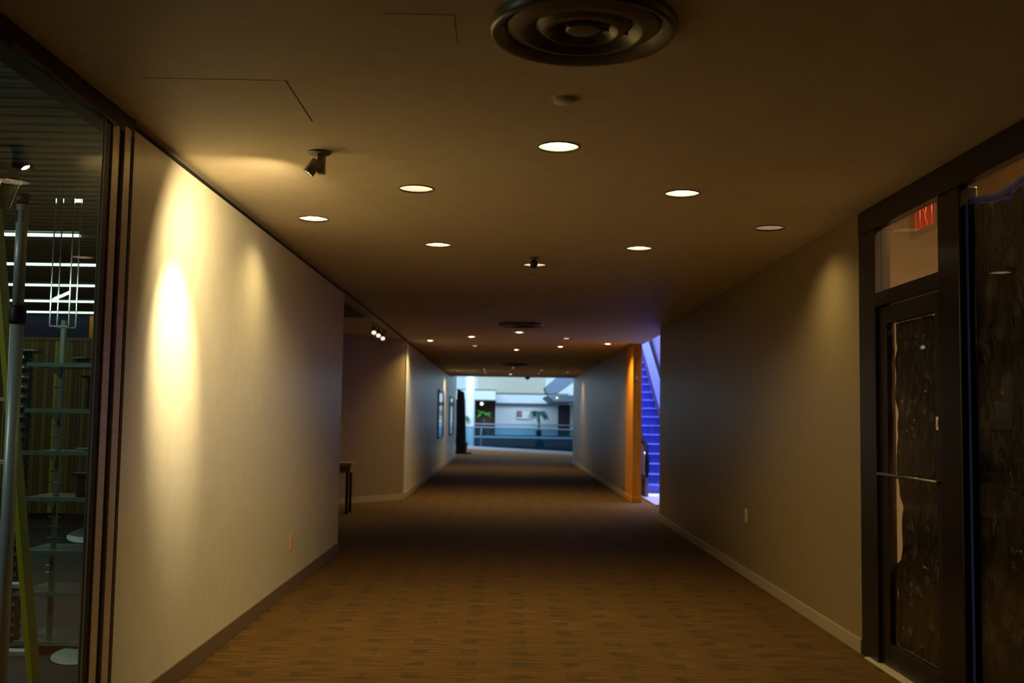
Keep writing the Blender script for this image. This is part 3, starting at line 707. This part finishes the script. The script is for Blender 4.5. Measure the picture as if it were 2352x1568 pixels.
t = thing('wall_lamp', (3.58, 25.2, 2.55), 'small round white lamp glowing beside the escalator handrail', 'lamp')
MB().lathe([(.001, -.06), (.06, -.055), (.085, -.03), (.09, 0)], (3.60, 25.2, 2.55), 24, 'x').build('globe', mat('lamp_glow', (1, 1, 1), .4, emit=(1, .93, .82), es=5), t)
# diagonal stringer bands on the far well wall
t = thing('upper_handrail', (3.58, 24, 3), 'dark slanting rail high on the lilac escalator wall', 'handrail')
MB().prism([(20.2, 1.70), (30, 1.70+9.8*sl_), (30, 1.78+9.8*sl_), (20.2, 1.78)], 3.56, 3.598, 'x').build('rail', m_rubber, t)

# ------------------------------------------------------------------ atrium
m_aw = paint('atrium_white', (.74, .76, .78), .6); m_up2 = paint('atrium_cream', (.62, .59, .47), .6); m_fas = paint('fascia_white', (.82, .88, .90), .5)
m_teal = mat('dark_fascia', (.010, .026, .042), .7, 0, .1); m_ln = mat('dark_grey_trim', (.12, .16, .18), .6); m_brn = mat('brown_recess', (.16, .07, .04), .6)  # m_ln is one dark grey for trims, coping, soffit and casing
st(MB().box(-14, -2.106, 75, 75.3, .25, 9.5).box(-2.106, -.64, 75, 75.3, 2.66, 9.5).box(-.64, 3.90, 75, 75.3, .25, 2.62).box(3.90, 4.77, 75, 75.3, 2.48, 2.62).box(4.77, 14, 75, 75.3, .25, 2.62).box(-.64, 14, 75, 75.3, 2.62, 2.66).build('wall_atrium_far', m_aw))
st(box(2.96, 14, 74.85, 75.3, 3.25, 9.5).build('wall_atrium_upper_right', m_fas))
st(box(-1.9, 2.96, 74.9, 75.3, 3.25, 9.5).build('wall_atrium_upper', m_up2))
st(box(-.64, 14, 74.9, 75.3, 2.66, 3.25).build('wall_atrium_band', m_fas))
st(box(-15, -14, 34.4, 76, -4, 10).build('wall_atrium_left', m_aw))
st(box(14, 15, 34.4, 76, -4, 10).build('wall_atrium_right', m_aw))
st(MB().box(-15, 15, 34.4, 34.8, 2.835, 10).box(-15, -1.87, 34.4, 34.8, -.1, 2.835).box(2.44, 15, 34.4, 34.8, -.1, 2.835).build('wall_atrium_near', m_up2))
st(box(-15, 15, 30, 78, -4.2, -4.0).build('floor_lower_level', mat('lower_floor', (.12, .14, .16), .3)))
st(box(-14, 14, 70, 77, -.05, .25).build('floor_gallery', m_teal))
st(box(-14, 14, 69.9, 70, .13, .25).build('trim_11', mat('slab_edge', (.30, .38, .44), .5)))
st(box(-14, 14, 69.95, 70.2, -4, .13).build('wall_void', m_teal))
st(box(-.60, 13.9, 74.5, 75, 2.46, 2.54).build('trim_12', m_ln))
st(box(-.60, 4.6, 74.5, 74.9, 3.20, 3.28).build('trim_13', m_ln))
st(box(-.60, 4.6, 74.6, 74.95, 2.56, 3.20).build('wall_fascia_right', m_fas))
f_ = thing('balcony_box', (-3, 72, 2.65), 'pale projecting balcony front left of the gallery wall, over the brown recess', 'balcony')
MB().box(-7.5, -.61, 71.8, 74.85, 2.72, 3.38).build('balcony_front', m_fas, f_)
MB().box(-7.52, -.54, 71.75, 71.95, 3.36, 3.43).build('coping', m_ln, f_)
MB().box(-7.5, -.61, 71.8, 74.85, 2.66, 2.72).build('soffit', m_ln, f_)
# brown recess
st(MB().box(-2.2, -.6, 76.2, 76.3, .2, 2.8).box(-2.2, -2.106, 75.3, 76.3, .2, 2.8).box(-.64, -.55, 75.3, 76.3, .2, 2.8).build('wall_recess', m_brn))
t = thing('globe_lamp', (-1.62, 74.6, 2.5), 'glowing white globe lamp under the balcony, behind the banana plant', 'lamp')
MB().lathe([(.11*math.sin(PI*i/12)+.001, -.11*math.cos(PI*i/12)) for i in range(13)], (-1.62, 74.6, 2.47), 24).build('globe', mat('globe_glow', (1, 1, 1), .4, emit=(1, .93, .8), es=2.2), t)
MB().tube([(-1.62, 74.6, 2.6), (-1.62, 74.6, 2.655)], .02, 8).build('stem', m_ln, t)
st(box(3.90, 4.77, 75.05, 75.15, .25, 2.48).build('door_2', mat('dark_door', (.03, .018, .025), .5)))
# ribbed glass wall behind the column
t = thing('glass_block_wall', (-3.4, 74.7, 3), 'pale sparkling glass block panel left of the white column', 'glass blocks')
mb = MB()
for i in range(9):
    for j in range(12): mb.box(-3.95+i*.17, -3.80+i*.17, 74.60, 74.8, 3.45+j*.17, 3.60+j*.17)
mb.build('blocks', mat('glass_block', (.8, .9, .95), .15, 0, .8), t)
MB().box(-4.0, -2.35, 74.78, 74.9, 3.40, 5.6).build('mortar', m_aw, t)
o = MB().lathe([(.001, -4), (.27, -4), (.27, 9.5), (.001, 9.5)], (-1.985, 60, 0), 40).build('column', m_aw); tag(o, 'tall round white column in the atrium', 'column')
# slanting concrete beam and soffit at upper right
bm_ = thing('slanted_beam', (3, 62, 3.2), 'slanting stair beam in grey-blue underside shade at upper right of the atrium', 'beam')
MB().prism([(2.45, 2.95), (2.66, 2.89), (3.20, 3.0), (3.96, 3.567), (6.5, 5.5), (6.5, 6.9), (3.0, 3.85), (2.37, 3.30)], 60, 63, 'y').build('beam_body', mat('beam_underside_shade', (.08, .115, .17), .6), bm_)  # underside shade is put into the beam's dark grey-blue
st(MB().prism([(2.66, 2.90), (4.2, 2.93), (8, 2.93), (8, 2.55), (3.1, 2.55)], 64, 73.8, 'y').build('ceiling_gallery_soffit', mat('soffit_grey', (.24, .28, .33), .6)))
t = thing('downlight', (3.25, 63.9, 2.92), 'small pale recessed lamp in the atrium soffit at right', 'ceiling light')
MB().lathe([(.001, -.04), (.05, -.03), (.055, .03)], (3.25, 63.98, 2.76), 20, 'y').build('lamp', mat('soffit_lamp', (1, 1, 1), .4, emit=(1, .85, .8), es=1.5), t)
# wall sign
t = thing('wall_sign', (1.4, 74.9, 1.45), 'white wall sign with a dark left panel bearing a pale red mark, beside the palm', 'sign')
MB().box(.93, 1.88, 74.86, 74.99, 1.43, 2.02).build('board', mat('sign_white', (.80, .82, .74), .5), t)
MB().box(.90, 1.91, 74.88, 74.99, 1.40, 1.43).box(1.88, 1.91, 74.88, 74.99, 1.40, 2.05).box(.90, 1.91, 74.88, 74.99, 2.02, 2.05).box(.90, .93, 74.88, 74.99, 1.40, 2.05).build('casing', m_ln, t)
MB().box(.95, 1.28, 74.84, 74.86, 1.55, 1.98).build('dark_panel', mat('sign_dark', (.03, .02, .05), .5), t)
MB().prism([(1.00, 1.92), (1.07, 1.92), (1.13, 1.74), (1.20, 1.92), (1.26, 1.92), (1.17, 1.66), (1.17, 1.57), (1.09, 1.57), (1.09, 1.66)], 74.82, 74.84, 'y').build('mark', mat('sign_pink', (.62, .25, .28), .5), t)

# plants
def frond(mb, base, az, L_, w_, up, droop, n=7):
    d = Vector((math.cos(az), math.sin(az), 0)); side = Vector((-d.y, d.x, 0)); vs = []; fs = []
    for i in range(n+1):
        q = i/n; p = base+d*L_*q*(1-.15*q)+Vector((0, 0, up*q-droop*q*q)); ww = w_*math.sin(PI*min(.97, .12+.86*q))**.7
        vs += [p-side*ww-Vector((0, 0, ww*.35)), p, p+side*ww-Vector((0, 0, ww*.35))]
    for i in range(n):
        a = i*3; fs += [(a, a+1, a+4, a+3), (a+1, a+2, a+5, a+4)]
    mb.add(vs, fs, True)
def palm(x, y, z0, h, n, L_, w_, lab, col, pot=True, name='potted_palm', up=.5, dr=.9, azs=None):
    t = thing(name, (x, y, z0), lab, 'plant'); 
    m_l = noise_col(mat(name+'_leaf', col, .45), tuple(c*.6 for c in col), col, (1, 1, 1), 3)
    MB().tube([(x, y, z0+.2), (x+.03, y, z0+h*.5), (x, y, z0+h)], [.09, .075, .06], 10).build('trunk', mat('trunk', (.10, .085, .05), .8), t)
    mb = MB()
    for i in range(n):
        az = azs[i] if azs else 2*PI*i/n+random.uniform(-.2, .2)
        frond(mb, Vector((x, y, z0+h-.03)), az, L_*random.uniform(.75, 1.1), w_, up*random.uniform(.6, 1.2), dr*random.uniform(.7, 1.2))
    mb.build('fronds', m_l, t, solid=.006)
    if pot: MB().lathe([(.001, 0), (.17, 0), (.22, .38), (.20, .38), (.001, .34)], (x, y, z0), 20).build('pot', m_teal, t)
palm(2.42, 72.2, .251, 1.68, 19, 1.0, .10, 'slim palm with drooping blue-green fronds before the gallery wall', (.05, .20, .17))
palm(-1.42, 73.0, .251, 1.45, 13, .85, .17, 'broad-leaved bright green plant in front of the brown recess', (.10, .42, .05), name='banana_plant', up=.8, dr=.75)
palm(-1.78, 45.6, .002, 1.55, 13, .42, .055, 'leafy green plant between the black drape and the white column', (.07, .30, .15), name='potted_plant', up=.30, dr=.55)

# opposite gallery rail
t = thing('gallery_railing', (2, 70.1, .25), 'thin pale railing of the gallery across the atrium', 'railing')
MB().tube([(-13.9, 70.1, 1.04), (13.9, 70.1, 1.04)], .045, 8).build('top_rail', m_skirt, t)
for x in range(-13, 14, 3): MB().tube([(x+.6, 70.1, .25), (x+.6, 70.1, 1.04)], .018, 6).build('post', m_skirt, t)
MB().box(-13.9, 13.9, 70.09, 70.11, .30, .98).build('glass_panel', glass('gallery_glass', (.80, .93, .97), 1.35), t)
# near diagonal glass railing
A = Vector((-8.0, 58.45)); B = Vector((6.9, 36.45)); D = (B-A).normalized(); Nn = Vector((-D.y, D.x))
if Nn.y < 0: Nn = -Nn
def strip(d0, d1, z0, z1, a=A, b=B): return MB().prism([tuple(a+Nn*d0), tuple(b+Nn*d0), tuple(b+Nn*d1), tuple(a+Nn*d1)], z0, z1)
t = thing('glass_railing', (-.5, 47.4, 0), 'glass balustrade with pale handrail crossing the end of the corridor', 'railing')
strip(-.06, .12, .001, .12).build('kerb', mat('kerb_white', (.58, .64, .68), .5), t)
strip(.02, .035, .12, .98).build('glass_panel', glass('railing_glass', (.55, .74, .84), 1.18), t)
MB().tube([(A.x+Nn.x*.03, A.y+Nn.y*.03, 1.015), (B.x+Nn.x*.03, B.y+Nn.y*.03, 1.015)], .032, 10).build('handrail', mat('rail_metal', (.20, .28, .38), .5, .2), t)
for q in (.06, .225, .465, .84, .97):
    p = A.lerp(B, q)+Nn*.03; MB().tube([(p.x, p.y, .1), (p.x, p.y, 1.0)], .025, 8).build('post', m_skirt, t)
# black draped stand
t = thing('draped_stand', (-1.72, 41.8, 0), 'tall stand covered in black cloth left of the glass railing', 'drape')
mb = MB(); nseg = 36; prof = [(0.0, 1.05), (.35, 1.0), (.8, .96), (1.3, .92), (1.9, .84), (2.3, .76), (2.50, .70), (2.54, .62), (2.54, .02)]
vs = []; fs = []
for z, s_ in prof:
    for i in range(nseg):
        a = 2*PI*i/nseg; r_ = s_*(1+.10*math.sin(7*a)+.05*math.sin(12*a+1)); sh = -.05*(z/2.6)
        vs.append((-1.715+sh+.20*r_*math.cos(a), 41.8+.22*r_*math.sin(a), .005+z-(.10*s_*math.cos(a) if z > 2.2 else 0)))
for k in range(len(prof)-1):
    for i in range(nseg):
        j = (i+1) % nseg; fs.append((k*nseg+i, k*nseg+j, (k+1)*nseg+j, (k+1)*nseg+i))
mb.add(vs, fs, True).build('black_cloth', mat('black_cloth', (.004, .004, .005), .9), t)
MB().lathe([(.001, 0), (.20, 0), (.19, .06), (.05, .12), (.001, .12)], (-1.47, 41.9, .002), 20).build('base', m_blackrub, t)

bpy.context.view_layer.update()
